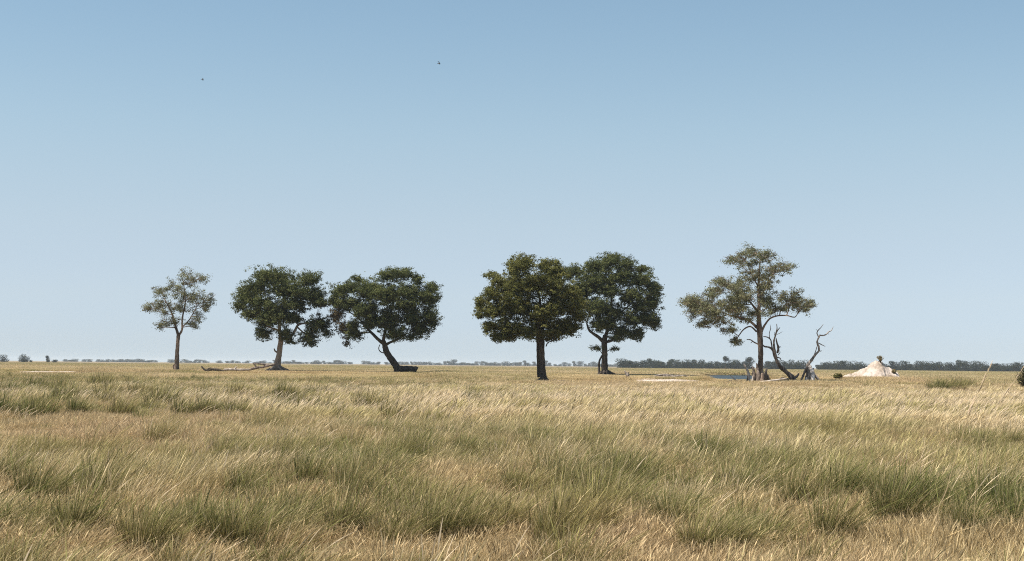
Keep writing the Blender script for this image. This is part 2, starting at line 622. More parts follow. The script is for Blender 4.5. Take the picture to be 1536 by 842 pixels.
make_tree('savanna_tree', 'broad olive green tree with a thick double trunk, nearest of the six large trees', 816, 130,
          [('trunk', [(816.5, 575, 6.2), (815, 561, 4.7), (813.5, 545, 4.1), (813, 525, 4.1), (812.5, 505, 4.6), (813, 488, 4.2)]),
           ('second_trunk', [(809.5, 566, 2.9, 2.6), (808.5, 545, 2.7, 2.3), (808, 525, 2.8, 1.8), (807.5, 505, 3.0, 1.0), (803, 485, 2.5, .6)]),
           ('limb', [(813, 492, 3.4), (822, 474, 2.6), (836, 458, 1.8), (842, 440, 1.0)]),
           ('limb', [(811, 492, 3.2), (800, 476, 2.4), (786, 458, 1.7), (776, 436, 1.0)]),
           ('limb', [(812, 490, 3.2), (811, 465, 2.4), (808, 440, 1.6), (800, 415, .9)]),
           ('hanging_stem', [(819, 520, .9), (822, 514, .8), (829, 511, .8), (833, 505, .8)])],
          [(787, 396, 18, 11), (771, 404, 12, 12), (818, 396, 10, 8), (834, 396, 5, 7), (828, 409, 16, 13), (740, 413, 11, 6), (742, 425, 5, 6),
           (753, 425, 10, 7), (737, 441, 15, 12), (719, 454, 8, 11), (719, 472, 6, 6), (766, 433, 22, 19), (802, 427, 25, 19), (836, 430, 17, 16),
           (742, 467, 20, 15), (779, 459, 24, 20), (734, 489, 12, 9), (746, 504, 12, 8), (768, 493, 23, 14), (792, 497, 20, 11), (813, 469, 20, 18),
           (836, 461, 23, 19), (860, 461, 16, 17), (870, 477, 10, 9), (842, 488, 22, 14), (857, 494, 15, 9), (829, 501, 15, 9), (760, 506, 10, 6), (854, 440, 12, 11)],
          M_LEAF_OLIVE, M_BARK, G_MAIN, dens=1.35, leaf=.15, sub=.2, seed=9)
make_tree('savanna_tree', 'round-crowned dark tree partly behind the broad olive tree, thin side stem by its trunk', 907, 175,
          [('trunk', [(907, 561, 5.6), (907, 545, 4.6), (907, 528, 4.3), (906.5, 513, 4.6), (908, 503, 3.6)]),
           ('limb', [(906, 514, 3.0), (898, 506, 2.6), (889, 500, 2.2), (883, 494, 1.7), (880, 484, 1.1)]),
           ('limb', [(907, 514, 2.4), (917, 511, 2.1), (927, 505, 1.5), (938, 496, .9)]),
           ('limb', [(908, 505, 3.0), (913, 488, 2.3), (917, 467, 1.9), (917, 440, 1.3), (914, 415, .8)]),
           ('limb', [(914, 485, 1.8), (930, 470, 1.4), (948, 455, .8)]),
           ('side_stem', [(898.5, 562, 2.0), (898.5, 550, 1.7), (899.5, 541, 1.5), (903, 534, 1.3), (906, 529, 1.2)]),
           ('twig', [(904, 532, .8), (900, 526, .6), (894, 523, .4)]),
           ('twig', [(908, 530, .8), (914, 525, .6), (922, 523, .4)])],
          [(919, 388, 18, 8), (909, 398, 18, 9), (940, 398, 13, 8), (889, 401, 13, 9), (863, 406, 14, 9), (853, 413, 9, 8), (963, 403, 10, 5),
           (894, 421, 20, 16), (932, 416, 20, 13), (963, 421, 18, 14), (981, 434, 11, 11), (876, 434, 20, 18), (914, 438, 17, 10), (947, 444, 18, 11),
           (975, 454, 14, 13), (894, 464, 21, 15), (924, 467, 16, 10), (947, 477, 13, 11), (968, 477, 16, 11), (981, 485, 8, 10), (912, 487, 16, 11),
           (932, 498, 14, 9), (955, 500, 10, 9), (924, 507, 10, 5), (899, 485, 11, 9), (894, 523, 7, 4), (922, 523, 6, 3), (866, 455, 12, 14), (986, 440, 5, 5), (958, 462, 12, 8)],
          M_LEAF_DARK, M_BARK, G_MAIN, dens=1.3, leaf=.17, sub=.22, seed=13)
make_tree('savanna_tree', 'tall open-crowned grey olive tree with patchy bark among dead stumps', 1140, 125,
          [('trunk', [(1141, 574, 5.6), (1141, 560, 4.4), (1141, 540, 3.8), (1141, 522, 3.7), (1139.5, 500, 4.3), (1138.5, 480, 3.5), (1138.5, 455, 2.4),
                      (1138, 430, 1.9), (1139, 405, 1.2), (1141, 388, .6)]),
           ('limb', [(1142, 498, 2.2), (1147, 488, 1.5), (1155, 478, 1.3), (1166, 474, 1.15), (1180, 473.5, 1.0), (1192, 476, .8), (1197, 469, .5)]),
           ('limb', [(1136, 492, 2.4), (1126, 483, 1.8), (1114, 477, 1.4), (1098, 474, 1.0), (1076, 466, .7)]),
           ('limb', [(1135, 498, 1.4), (1126, 490, 1.2), (1116, 494, 1.0), (1108, 504, .8), (1103, 512, .4)]),
           ('limb', [(1138, 470, 1.9), (1124, 452, 1.4), (1108, 440, 1.0), (1090, 428, .6)]),
           ('limb', [(1138, 450, 1.4), (1148, 432, 1.1), (1160, 412, .7)]),
           ('limb', [(1138, 432, 1.1), (1128, 412, .8), (1118, 390, .5)]),
           ('limb', [(1180, 473, .9), (1184, 462, .7), (1188, 452, .4)]),
           ('dead_branch', [(1139, 517, 1.2), (1132, 514, 1.0), (1126, 510, .8), (1120, 509.5, .5)]),
           ('dead_branch', [(1129, 512, .6), (1126, 515, .4)])],
          [(1117, 381, 15, 7), (1139, 379, 13, 6), (1098, 390, 13, 6), (1153, 387, 11, 7), (1128, 395, 18, 6), (1169, 404, 13, 8), (1180, 402, 6, 4),
           (1153, 409, 17, 8), (1128, 415, 20, 9), (1074, 420, 11, 6), (1090, 428, 15, 8), (1071, 436, 10, 6), (1109, 434, 20, 11), (1147, 431, 14, 11),
           (1041, 450, 17, 8), (1030, 453, 8, 6), (1063, 460, 20, 11), (1046, 471, 15, 7), (1055, 486, 10, 4), (1087, 458, 20, 11), (1117, 458, 20, 11),
           (1082, 480, 17, 7), (1093, 496, 9, 3), (1153, 456, 12, 12), (1180, 445, 14, 8), (1202, 461, 14, 9), (1215, 456, 4, 4), (1188, 457, 10, 7),
           (1164, 466, 10, 4), (1120, 477, 12, 6), (1104, 511, 3, 5), (1068, 474, 13, 7), (1100, 468, 17, 7), (1130, 468, 11, 9), (1150, 444, 13, 9), (1105, 447, 15, 8), (1046, 460, 14, 8), (1066, 445, 12, 6), (1196, 450, 10, 6)],
          M_LEAF_THIN, M_BARK_PATCH, G_MAIN, dens=.66, leaf=.125, sub=.24, twigs=4, seed=17)


# ------------------------------------------------------------------ dead wood
def wood(name, label, cat, px, d, limbs, material, group=None, sides=7, part_names=None):
    """a piece of dead wood; first limb is the body, the others are parts of their own"""
    k = d / F
    f = foot(px, d)
    multi = len(limbs) > 1
    root = empty(name, f, label, cat, group) if multi else None
    for i, l in enumerate(limbs):
        pn, pts = l[0], l[1]
        mm = l[2] if len(l) > 2 else material
        mb = MB()
        P, rr = [], []
        for q in pts:
            w = at(q[0], q[1], d)
            w.y += q[3] if len(q) > 3 else 0
            P.append(w)
            rr.append(q[2] * k)
        mb.tube(P, rr, sides, .2, 4)
        if multi:
            mb.build(pn, mm, root, origin=f)
        else:
            o = mb.build(name, mm, None, origin=f)
            o.location = f
            root = tag(o, label, cat, group)
    return root


G_LOG = 'fallen dead wood in the grass'
wood('fallen_branch', 'dark red-brown fallen branch with an upturned end, left of the pale log', 'branch', 318, 158,
     [('stem', [(302, 549, .9), (305, 553, 1.4), (310, 556, 1.7), (318, 554.5, 1.8), (328, 555, 1.8), (336, 557, 1.3)]),
      ('root', [(309, 556, 1.2), (313, 553, 1.0), (317, 552, .5)]),
      ('root', [(324, 555, 1.2), (322, 558, 1.0), (320, 561, .6)]),
      ('root', [(332, 555, 1.3), (330, 559, 1.0), (328, 562, .6)])], M_BARK, G_LOG)
wood('fallen_log', 'pale grey fallen log lying between the dark branch and the leaning brown log', 'log', 356, 159,
     [('stem', [(336, 555, 1.7), (345, 554.5, 1.8), (356, 555, 1.9), (366, 555, 1.8), (377, 554.5, 1.6)]),
      ('broken_branch', [(352, 554, 1.2), (354, 551, .9), (356, 550.5, .4)])], M_DEAD_GREY, G_LOG)
wood('fallen_log', 'brown fallen log leaning up against the roots of the pale-trunked tree', 'log', 396, 162,
     [('stem', [(376, 554, 1.9), (384, 552, 2.2), (392, 551, 1.8), (402, 549, 1.6), (413, 547, 1.4)]),
      ('broken_branch', [(384, 551, 1.4), (382, 547, 1.1), (379, 545, .6)]),
      ('broken_branch', [(404, 549, 1.5), (394, 546.5, 1.3), (381, 545.5, .8)])], M_DEAD_DARK, G_LOG)
wood('root_wood', 'low dark root lying in the grass right of the double-trunked tree', 'root', 842, 127,
     [('stem', [(822, 573, 2.0), (832, 573.5, 1.7), (843, 572, 1.8), (852, 573, 1.4), (862, 575, .8)]),
      ('broken_branch', [(828, 573, 1.3), (833, 569.5, 1.0), (835, 570, .4)])], M_DEAD_DARK, G_LOG)
wood('broken_stump', 'short pale broken stump at the left end of the long fallen log', 'stump', 940, 155,
     [('stem', [(943, 568, 2.6), (941, 563, 2.5), (938.5, 559, 1.6), (937, 556, .6)]),
      ('splinter', [(942, 564, 1.3), (942.5, 559.5, .8), (942, 557, .3)])], M_DEAD_GREY, G_LOG)
wood('fallen_log', 'long weathered fallen log lying behind the strip of white sand', 'log', 1000, 157,
     [('stem', [(944, 566, 1.5), (958, 567, 1.6), (973, 567.5, 1.6), (984, 566.5, 1.9), (1000, 565, 2.0), (1014, 566, 1.9), (1028, 567.5, 1.3)]),
      ('branch', [(978, 566, 1.2), (988, 563, 1.3), (1000, 562.3, 1.2), (1010, 564, .9)]),
      ('branch', [(1010, 564.5, 1.2), (1022, 563.8, 1.0), (1030, 565, .6), (1034, 567, .4)]),
      ('branch', [(1012, 566, 1.2), (1016, 569, .9), (1018, 571, .5)])], M_DEAD_GREY, G_LOG)
wood('broken_snag', 'bleached white upright snag with a bent tip beside the pond', 'snag', 1123, 124,
     [('stem', [(1123.5, 577, 2.4), (1123.5, 570, 2.2), (1123, 562, 1.9), (1120.5, 554, 1.7), (1117.5, 549.5, 1.5), (1115.5, 546, 1.0)]),
      ('dark_base', [(1121.6, 577, 1.6), (1121.6, 570, 1.5), (1122, 563, .8)], M_DEAD_DARK)], M_DEAD_WHITE, G_LOG)
wood('fallen_branch', 'thin bleached branch sticking out of the grass in front of the pond', 'branch', 1104, 126,
     [('stem', [(1094.5, 562.5, .5), (1099, 566.5, .7), (1104, 570.5, .9), (1110, 573, 1.0)]),
      ('twig', [(1101, 568, .5), (1098, 570.5, .5), (1093, 571, .4)])], M_DEAD_WHITE, G_LOG)
wood('broken_stump', 'dark jagged hollow stump wrapped around the foot of the tall open-crowned tree', 'stump', 1140, 122.5,
     [('shell', [(1131.5, 576, 4.0), (1131.5, 566, 3.6), (1131, 558, 2.4), (1129.5, 551, 1.2)]),
      ('shell', [(1136, 576, 3.8, -.5), (1136.5, 564, 3.4, -.3), (1136.5, 554, 2.2), (1135, 545, .9)]),
      ('shell', [(1147, 576, 4.0), (1147.5, 565, 3.4), (1149, 558, 2.2), (1150.5, 552, .9)]),
      ('shell', [(1141, 576, 4.0, -.7), (1142, 566, 3.2, -.6), (1142, 560, 1.6, -.5)], M_BARK_PATCH),
      ('shell', [(1153, 577, 2.6), (1152.5, 568, 2.1), (1151.5, 562, .9)]),
      ('pale_root', [(1127, 577, 2.0, -.6), (1127, 570, 1.7, -.6), (1128.5, 564, .9, -.4)], M_DEAD_GREY),
      ('broken_branch', [(1131, 556, 1.2), (1127.5, 551.5, 1.0), (1129, 549.5, .4)])], M_DEAD_DARK, G_LOG)
wood('fallen_log', 'pale fallen log on the ground between the hollow stump and the leaning dead tree', 'log', 1158, 121,
     [('stem', [(1139, 574, 1.4), (1149, 572.5, 1.6), (1160, 571, 1.5), (1170, 569.5, 1.3), (1180, 568, .9)]),
      ('twig', [(1168, 570, .9), (1174, 566.5, .7), (1180, 565, .4)], M_DEAD_DARK)], M_DEAD_WHITE, G_LOG)
G_DEAD = 'dead leafless trees right of the tall tree'
wood('dead_tree', 'dark leafless dead tree leaning left with upright forked branches', 'dead tree', 1186, 127,
     [('trunk', [(1192, 572, 4.6), (1187, 565.5, 4.3), (1178, 557, 3.2), (1169, 548, 3.0), (1164, 538, 2.7), (1161, 528, 2.4)]),
      ('branch', [(1161, 530, 1.9), (1158, 524, 1.6), (1153, 521, 1.4), (1147, 520, 1.2), (1144, 517, .7)]),
      ('branch', [(1163, 532, 1.9), (1161, 520, 1.5), (1161, 511, 1.3), (1164, 500, 1.1), (1165.5, 493, .8), (1165, 486, .4)], M_DEAD_GREY),
      ('branch', [(1163.5, 501, .9), (1167, 495, .7), (1170, 491.5, .4)], M_DEAD_GREY),
      ('branch', [(1159, 526, 1.1), (1157, 515, 1.0), (1156, 510, .9), (1151, 506, .9), (1145, 505, .6)]),
      ('branch', [(1166, 530, 1.7), (1167.5, 522, 1.6), (1165.5, 515, 1.1), (1164, 507, .7)]),
      ('twig', [(1167.5, 522, .9), (1170, 520.5, .7), (1171.5, 521, .3)]),
      ('twig', [(1154.5, 508, .6), (1154, 500, .5), (1156, 493, .5), (1155, 487, .2)]),
      ('twig', [(1161.5, 503, .5), (1162, 498, .2)]),
      ('twig', [(1165, 502, .4), (1170, 500, .3), (1173.5, 497.5, .2)]),
      ('twig', [(1165, 536, 1.0), (1170, 537.5, .8), (1172, 541, .5), (1176, 541, .3)]),
      ('twig', [(1167, 533, .6), (1170, 529, .5), (1169, 526, .2)]),
      ('root', [(1188, 568, 2.6), (1195, 565, 2.0), (1198.5, 560, .8)]),
      ('root', [(1183, 569, 1.8), (1175, 570.5, 1.4), (1165, 573, .8)])], M_DEAD_DARK, G_DEAD)
wood('dead_tree', 'grey dead stump with splayed roots and one twisted branch reaching up right', 'dead tree', 1212, 126,
     [('trunk', [(1213, 572, 5.2), (1213, 562, 4.6), (1212, 552, 3.2), (1213, 546, 2.4), (1218, 539, 2.0), (1223, 532, 1.7), (1228, 527, 1.5), (1228, 520, 1.4),
                 (1225.5, 514, 1.3), (1228, 507, 1.2), (1230, 502.5, 1.1)]),
      ('branch', [(1229.5, 503, 1.0), (1234, 503.5, .9), (1239, 502, .9), (1243, 498, .8), (1247, 496, .6), (1250, 490, .3)]),
      ('branch', [(1228, 506, .9), (1225.5, 500, .8), (1227.5, 495.5, .7), (1231, 492, .5), (1235, 486.5, .3)]),
      ('branch', [(1220, 536, .9), (1223, 528, .7), (1225, 522, .6), (1226.5, 517, .5)]),
      ('twig', [(1227, 514.5, .8), (1232, 517, .7), (1238, 520, .3)]),
      ('twig', [(1228.5, 526, .9), (1231, 527, .6), (1232.5, 526, .3)]),
      ('twig', [(1242, 499, .5), (1242.5, 502, .2)]),
      ('twig', [(1226.5, 497, .4), (1224, 493.5, .2)]),
      ('twig', [(1216, 541, .9), (1220, 542, .5)]),
      ('root', [(1210, 551, 1.7, -.1), (1206, 559, 1.7, -.2), (1202, 566, 1.7, -.5), (1197, 573, 1.3, -.8)], M_DEAD_DARK),
      ('root', [(1212.5, 549, 2.4, -.5), (1215, 557, 2.8, -.9), (1215, 566, 3.0, -1.3), (1213, 574, 2.0, -1.6)], M_DEAD_WHITE),
      ('root', [(1215, 554, 2.2), (1220, 561, 2.2, -.2), (1225, 568, 2.0, -.4), (1228, 572, 1.2, -.5)], M_DEAD_GREY),
      ('root', [(1217, 558, 1.8, -.2), (1219, 555, 1.2, -.2), (1220, 552, .5, -.2)], M_DEAD_GREY),
      ('root', [(1206, 567, 1.6, -1.2), (1203, 571, 1.3, -1.6), (1199, 574, .8, -1.9)], M_DEAD_WHITE)], M_DEAD_GREY, G_DEAD)


# ------------------------------------------------------------------ termite mound and bushes
def mound():
    d = 158
    k = d / F
    f = foot(1308, d)
    prof = [(1256, 568), (1264, 566), (1276, 560.5), (1288, 556), (1296, 552.5), (1303, 549), (1309, 543.5), (1313, 540.5), (1319, 540), (1323, 543), (1328, 549),
            (1334, 551.5), (1340, 553.5), (1344, 558), (1348, 566), (1352, 570)]
    xs = np.array([at(a, b, d).x for a, b in prof])
    zs = np.array([at(a, b, d).z for a, b in prof])
    nx, ny = 90, 44
    X = np.linspace(xs[0], xs[-1], nx)
    H = np.interp(X, xs, zs)
    mb = MB()
    yw = 3.4
    for i in range(nx):
        g = gz(X[i], d)
        hh = max(H[i] - (g - .25), .02)
        w = .9 + 1.25 * math.sqrt(hh)
        for j in range(ny):
            s = j / (ny - 1) * 2 - 1
            yy = d + s * w + .25 * math.sin(X[i] * 1.7)
            fall = max(0.0, 1 - abs(s) ** 1.35)
            rid = 1 + .10 * math.sin(X[i] * 3.1 + s * 2.2) * math.sin(s * 5 + X[i]) * (1 - fall)
            q = Vector((X[i] * .9, yy * .9, hh * .6))
            er = mnoise.fractal(q, .8, 2.1, 5) * .22 - .16 * max(0, math.sin(X[i] * 4.2 + 1.8 * math.sin(s * 3))) ** 4
            z = g - .25 + hh * fall * rid + er * min(1, fall * 3) * min(1, hh) + (random.uniform(-.05, .05) if fall > .05 else 0)
            mb.v.append(Vector((X[i], yy, z)))
    for i in range(nx - 1):
        for j in range(ny - 1):
            a = i * ny + j
            mb.f.append((a, a + ny, a + ny + 1, a + 1))
    o = mb.build('termite_mound', M_CLAY, None, origin=f)
    o.location = f
    tag(o, 'pale clay termite mound with a steep peak and a long left slope', 'termite mound')


mound()


def bush(name, label, px, py, d, rx, ry, n, leaf, material, cat='bush', group=None, spiky=False, stems=6):
    k = d / F
    c = at(px, py, d)
    base = at(px, py + ry, d)
    root = empty(name, base, label, cat, group)
    mb = MB()
    for i in range(stems):
        tip = Vector((random.uniform(-.8, .8) * rx * k, random.uniform(-.6, .6) * rx * k, random.uniform(.8, 2.0) * ry * k))
        mb.tube([(0, 0, -.15), tip * .5 + Vector((0, 0, .1 * ry * k)), tip], [.035, .022, .008], 5, .1, 2)
    mb.build('stems', M_BARK, root)
    u = RNG.normal(size=(n, 3))
    u /= np.linalg.norm(u, axis=1)[:, None]
    rad = RNG.uniform(.15, 1, n) ** .5
    lump = 1 + .28 * np.sin(u[:, 0] * 5 + u[:, 2] * 4 + px) * np.cos(u[:, 1] * 4 + px)
    pos = u * (rad * lump)[:, None] * np.array([rx * k, rx * k * .8, ry * k]) + np.array([0, 0, ry * k])
    if spiky:
        t = RNG.uniform(0, 1, n)
        an = RNG.uniform(0, 2 * math.pi, n)
        sp = RNG.uniform(.1, 1, n)
        pos = np.stack([np.cos(an) * sp * t * rx * k, np.sin(an) * sp * t * rx * k, t * 2 * ry * k * (1.1 - .5 * sp)], 1)
    leaves_mesh('foliage', pos, RNG.uniform(.6, 1.3, n) * leaf, np.clip(RNG.normal(size=n) * .2 + .5, 0, 1), u * .7, material, root, aspect=.5)
    return root


bush('bush', 'small brownish spiky plant growing on the peak of the termite mound', 1320.5, 538, 157.6, 7.0, 4.8, 300, .16, M_LEAF_TUFT, spiky=True, stems=9)
bush('bush', 'small brownish bush on the right shoulder of the termite mound', 1341, 557, 157.2, 4, 3.6, 200, .17, M_LEAF_TUFT)
bush('bush', 'low round bush in the grass left of the termite mound', 1257, 564.5, 140, 7, 4.5, 420, .2, M_LEAF_BUSH)
bush('shrub', 'dark leafy shrub with brown patches cut off by the right edge', 1541, 569, 105, 15, 16, 1500, .15, M_LEAF_SHRUB, cat='shrub', stems=14)

# ------------------------------------------------------------------ birds
for (px, py, d, rot, roll_, lab) in [(304, 120, 66, .5, .6, 'tiny dark bird flying in the upper left sky'),
                                     (658.5, 95.5, 64, -.4, -.45, 'tiny dark bird with raised wings in the sky left of centre')]:
    mb = MB()
    mb.tube([(-.22, 0, 0), (-.14, 0, .0), (0, 0, -.01), (.12, 0, .0), (.19, 0, .02), (.24, 0, .015)], [.03, .045, .075, .06, .04, .008], 8, 0, 3)
    b = len(mb.v)
    for (x, y, z) in [(-.2, -.03, 0), (-.2, .03, 0), (-.36, .06, .0), (-.36, -.06, .0), (-.28, 0, .02)]:
        mb.v.append(Vector((x, y, z)))
    mb.f += [(b, b + 4, b + 3), (b, b + 1, b + 4), (b + 1, b + 2, b + 4), (b + 4, b + 2, b + 3)]
    for s in (-1, 1):
        b = len(mb.v)
        for t, ch, zz, sw in [(.04, .16, .02, 0), (.2, .17, .14, .03), (.34, .13, .16, -.02), (.46, .07, .12, -.1), (.5, .02, .1, -.16)]:
            for (dx, dz) in ((.5, 0), (0, .018), (-.5, 0), (0, -.008)):
                mb.v.append(Vector((.02 + sw + dx * ch, s * t, zz + dz)))
        for i in range(4):
            for q in range(4):
                q2 = (q + 1) % 4
                mb.f.append((b + i * 4 + q, b + i * 4 + q2, b + i * 4 + 4 + q2, b + i * 4 + 4 + q))
    o = mb.build('bird', M_BIRD)
    p = at(px, py, d)
    o.location = p
    o.rotation_euler = (roll_, .1, rot)
    o.scale = (.27, .27, .27)
    tag(o, lab, 'bird', 'birds in the sky')


# ------------------------------------------------------------------ far trees
def far_proto(name, w, h, trunk_h, n, leaf, seed, shape='round'):
    n = int(n * 1.6)
    random.seed(seed)
    rng = np.random.default_rng(seed)
    cen, tin, outd = [], [], []
    nl = 9
    for i in range(nl):
        a = rng.uniform(0, 2 * math.pi)
        rr = rng.uniform(0, .62) * w / 2
        zc = trunk_h + (h - trunk_h) * rng.uniform(.12, .78)
        if i < 3 and shape == 'round':
            zc = trunk_h + (h - trunk_h) * .1
        if shape == 'umbrella':
            zc = h * rng.uniform(.68, .88)
        if shape == 'bush':
            zc = h * rng.uniform(.2, .65)
        c = np.array([math.cos(a) * rr, math.sin(a) * rr, zc])
        rad = rng.uniform(.22, .34) * w
        m_ = n // nl
        u = rng.normal(size=(m_, 3))
        u /= np.linalg.norm(u, axis=1)[:, None]
        p = c + u * (rng.uniform(.3, 1, m_) ** .5)[:, None] * np.array([rad, rad, min(rad * .8, (h - zc) + .05 * h)])
        p[:, 2] = np.maximum(p[:, 2], trunk_h * .4 if shape == 'umbrella' else .05)
        cen.append(p)
        tin.append(np.clip(rng.uniform(.25, .7) + rng.normal(size=m_) * .15, 0, 1))
        outd.append(u * .7)
    cen = np.concatenate(cen)
    crown = leaves_mesh('crown', cen, rng.uniform(.6, 1.2, len(cen)) * leaf, np.concatenate(tin), np.concatenate(outd), M_LEAF_FAR, link=False, aspect=.8)
    mb = MB()
    mb.tube([(0, 0, -.4), (.1, 0, trunk_h * .6), (0, .1, trunk_h + .25 * (h - trunk_h)), (.2, 0, h * .7)], [w * .035, w * .028, w * .02, w * .008], 6, .1, 2)
    tr = mb.build('trunk', M_BARK, link=False)
    return crown, tr


PROTOS = [far_proto('a', 9, 8, .5, 900, .62, 1), far_proto('b', 11, 7, .3, 1000, .66, 2), far_proto('c', 8, 9, .7, 800, .62, 3), far_proto('d', 12, 6.5, .3, 1000, .7, 4, 'bush'),
          far_proto('e', 9.5, 8.5, .4, 900, .62, 6)]
P_UMB = far_proto('f', 7, 9.5, 4.5, 600, .6, 5, 'umbrella')
P_BUSH = far_proto('g', 8, 4, .1, 600, .6, 8, 'bush')


def far_tree(proto, x, y, rz, sx, sz, label, group, name='far_tree', cat='tree'):
    r = empty(name, (x, y, gz(x, y) - .05), label, cat, group)
    r.rotation_euler = (0, 0, rz)
    r.scale = (sx, sx, sz)
    for src in proto:
        c = src.copy()
        C.objects.link(c)
        c.parent = r
    return r


random.seed(23)


def px_x(px, d):
    return (px - 768.0) / F * d


SEG = [(938, 1128, 'dark bushy tree in the far treeline between the round-crowned tree and the tall open-crowned tree'),
       (1150, 1206, 'dark bushy tree in the far treeline seen behind the leaning dead tree'),
       (1228, 1300, 'dark bushy tree in the far treeline between the twisted dead stump and the termite mound'),
       (1330, 1590, 'dark bushy tree in the far treeline right of the termite mound')]
for (a, b, lab) in SEG:
    g = lab.replace('dark bushy tree', 'trees')
    px = a
    while px < b:
        d = random.uniform(1020, 1080)
        s = random.uniform(.8, 1.15)
        far_tree(random.choice(PROTOS), px_x(px, d), d, random.uniform(0, 6.3), s, s * random.uniform(.55, .95), lab, g)
        px += random.uniform(6, 10)
    px = a + 5
    while px < b:
        d = random.uniform(1130, 1230)
        s = random.uniform(.95, 1.3)
        far_tree(random.choice(PROTOS), px_x(px, d), d, random.uniform(0, 6.3), s, s * random.uniform(.6, 1.0), lab, g)
        px += random.uniform(8, 13)
d = 1040
far_tree(PROTOS[1], px_x(934, d), d, .6, .95, 1.0, 'round dark tree at the left end of the far right treeline', 'trees standing out of the far treeline')
far_tree(P_UMB, px_x(1089, d), d, 1.6, .85, .98, 'flat-topped tree rising above the far treeline left of the tall tree', 'trees standing out of the far treeline')
far_tree(P_UMB, px_x(1124.5, d), d, 2.9, .85, .93, 'flat-topped far tree rising just left of the tall patchy trunk', 'trees standing out of the far treeline')
GL = 'lone far trees at the left edge'
far_tree(PROTOS[1], px_x(8, 1000), 1000, 1.0, .7, .76, 'low rounded far tree at the left edge of the horizon', GL)
far_tree(PROTOS[4], px_x(38.5, 980), 980, 2.2, .92, .88, 'tallest and palest of the lone far trees at the left', GL)
far_tree(PROTOS[2], px_x(74, 990), 990, 0.4, .56, .66, 'narrow dark far tree, rightmost of the three lone trees at the left', GL)
far_tree(P_BUSH, px_x(49, 975), 975, 0.4, .38, .42, 'tiny dark bush at the foot of the tallest lone far tree', GL, 'bush', 'bush')
far_tree(P_BUSH, px_x(85, 985), 985, 1.4, .6, .55, 'low dark bush right of the narrow lone far tree', GL, 'bush', 'bush')
GF = 'pale blue far trees on the left horizon'
px = 95
while px < 925:
    d = random.uniform(2300, 2800)
    s = random.uniform(.8, 1.25)
    lab = ('hazy far tree on the horizon left of the crooked black trunk' if px < 590 else 'hazy far tree on the horizon right of the crooked black trunk')
    if px > 600 or random.random() < .8:
        far_tree(random.choice(PROTOS), px_x(px, d), d, random.uniform(0, 6.3), s * 1.5, s * random.uniform(.65, 1.15) * (1.05 if px > 590 else .8), lab, GF + (' left' if px < 590 else ' right') + ' of the crooked trunk')
    px += random.uniform(5, 9)

# ------------------------------------------------------------------ ground, sand, water
ys = list(np.arange(-60, 0, 10.0)) + list(np.arange(0, 270, 2.2)) + list(270 * 1.09 ** np.arange(0, 42))
ys = [y for y in ys if y < 9000]
xp = list(np.arange(0, 72, 2.2)) + list(72 * 1.13 ** np.arange(0, 40))
xp = [x for x in xp if x < 7000]
xs = sorted(set([-x for x in xp] + xp))
XX, YY = np.meshgrid(np.array(xs), np.array(ys))
ZZ = ground_z(XX.ravel(), YY.ravel())
mb = MB()
mb.v = [Vector((a, b, c)) for a, b, c in zip(XX.ravel(), YY.ravel(), ZZ)]
nxs = len(xs)
for j in range(len(ys) - 1):
    for i in range(nxs - 1):
        a = j * nxs + i
        mb.f.append((a, a + 1, a + 1 + nxs, a + nxs))
structure(mb.build('ground', M_GROUND))

mb = MB()
nn = 48
mb.v.append(Vector((POND[0], POND[1], POND[4])))
for i in range(nn):
    t = i / nn * 2 * math.pi
    pa = math.atan2(POND[0], POND[1])
    lu, lv = math.cos(t) * POND[2] * 1.05, math.sin(t) * POND[3] * 1.05
    mb.v.append(Vector((POND[0] + lu * math.cos(pa) + lv * math.sin(pa), POND[1] - lu * math.sin(pa) + lv * math.cos(pa), POND[4])))
for i in range(nn):
    mb.f.append((0, 1 + i, 1 + (i + 1) % nn))
structure(mb.build('pond_water', M_WATER, smooth=False))

SANDS = [(15.9, 144.0, 4.2, 8.5), (-51.6, 157.0, 3.4, 7.0)]   # bare pale patches: centre, half axes


def sand(cx, cy, ax, ay):
    mb = MB()
    rings = 9
    N = 40
    for r in range(rings + 1):
        for i in range(N):
            t = i / N * 2 * math.pi
            q = r / rings * (1 + .14 * math.sin(3 * t + 1) + .1 * math.sin(5 * t + cx))
            x, y = cx + math.cos(t) * ax * q, cy + math.sin(t) * ay * q
            mb.v.append(Vector((x, y, gz(x, y) + .03 * (1 - (r / rings) ** 4) - .012)))
    for r in range(rings):
        for i in range(N):
            i2 = (i + 1) % N
            mb.f.append((r * N + i, r * N + i2, (r + 1) * N + i2, (r + 1) * N + i))
    structure(mb.build('sand_patch', M_SAND))


for sp_ in SANDS:
    sand(*sp_)


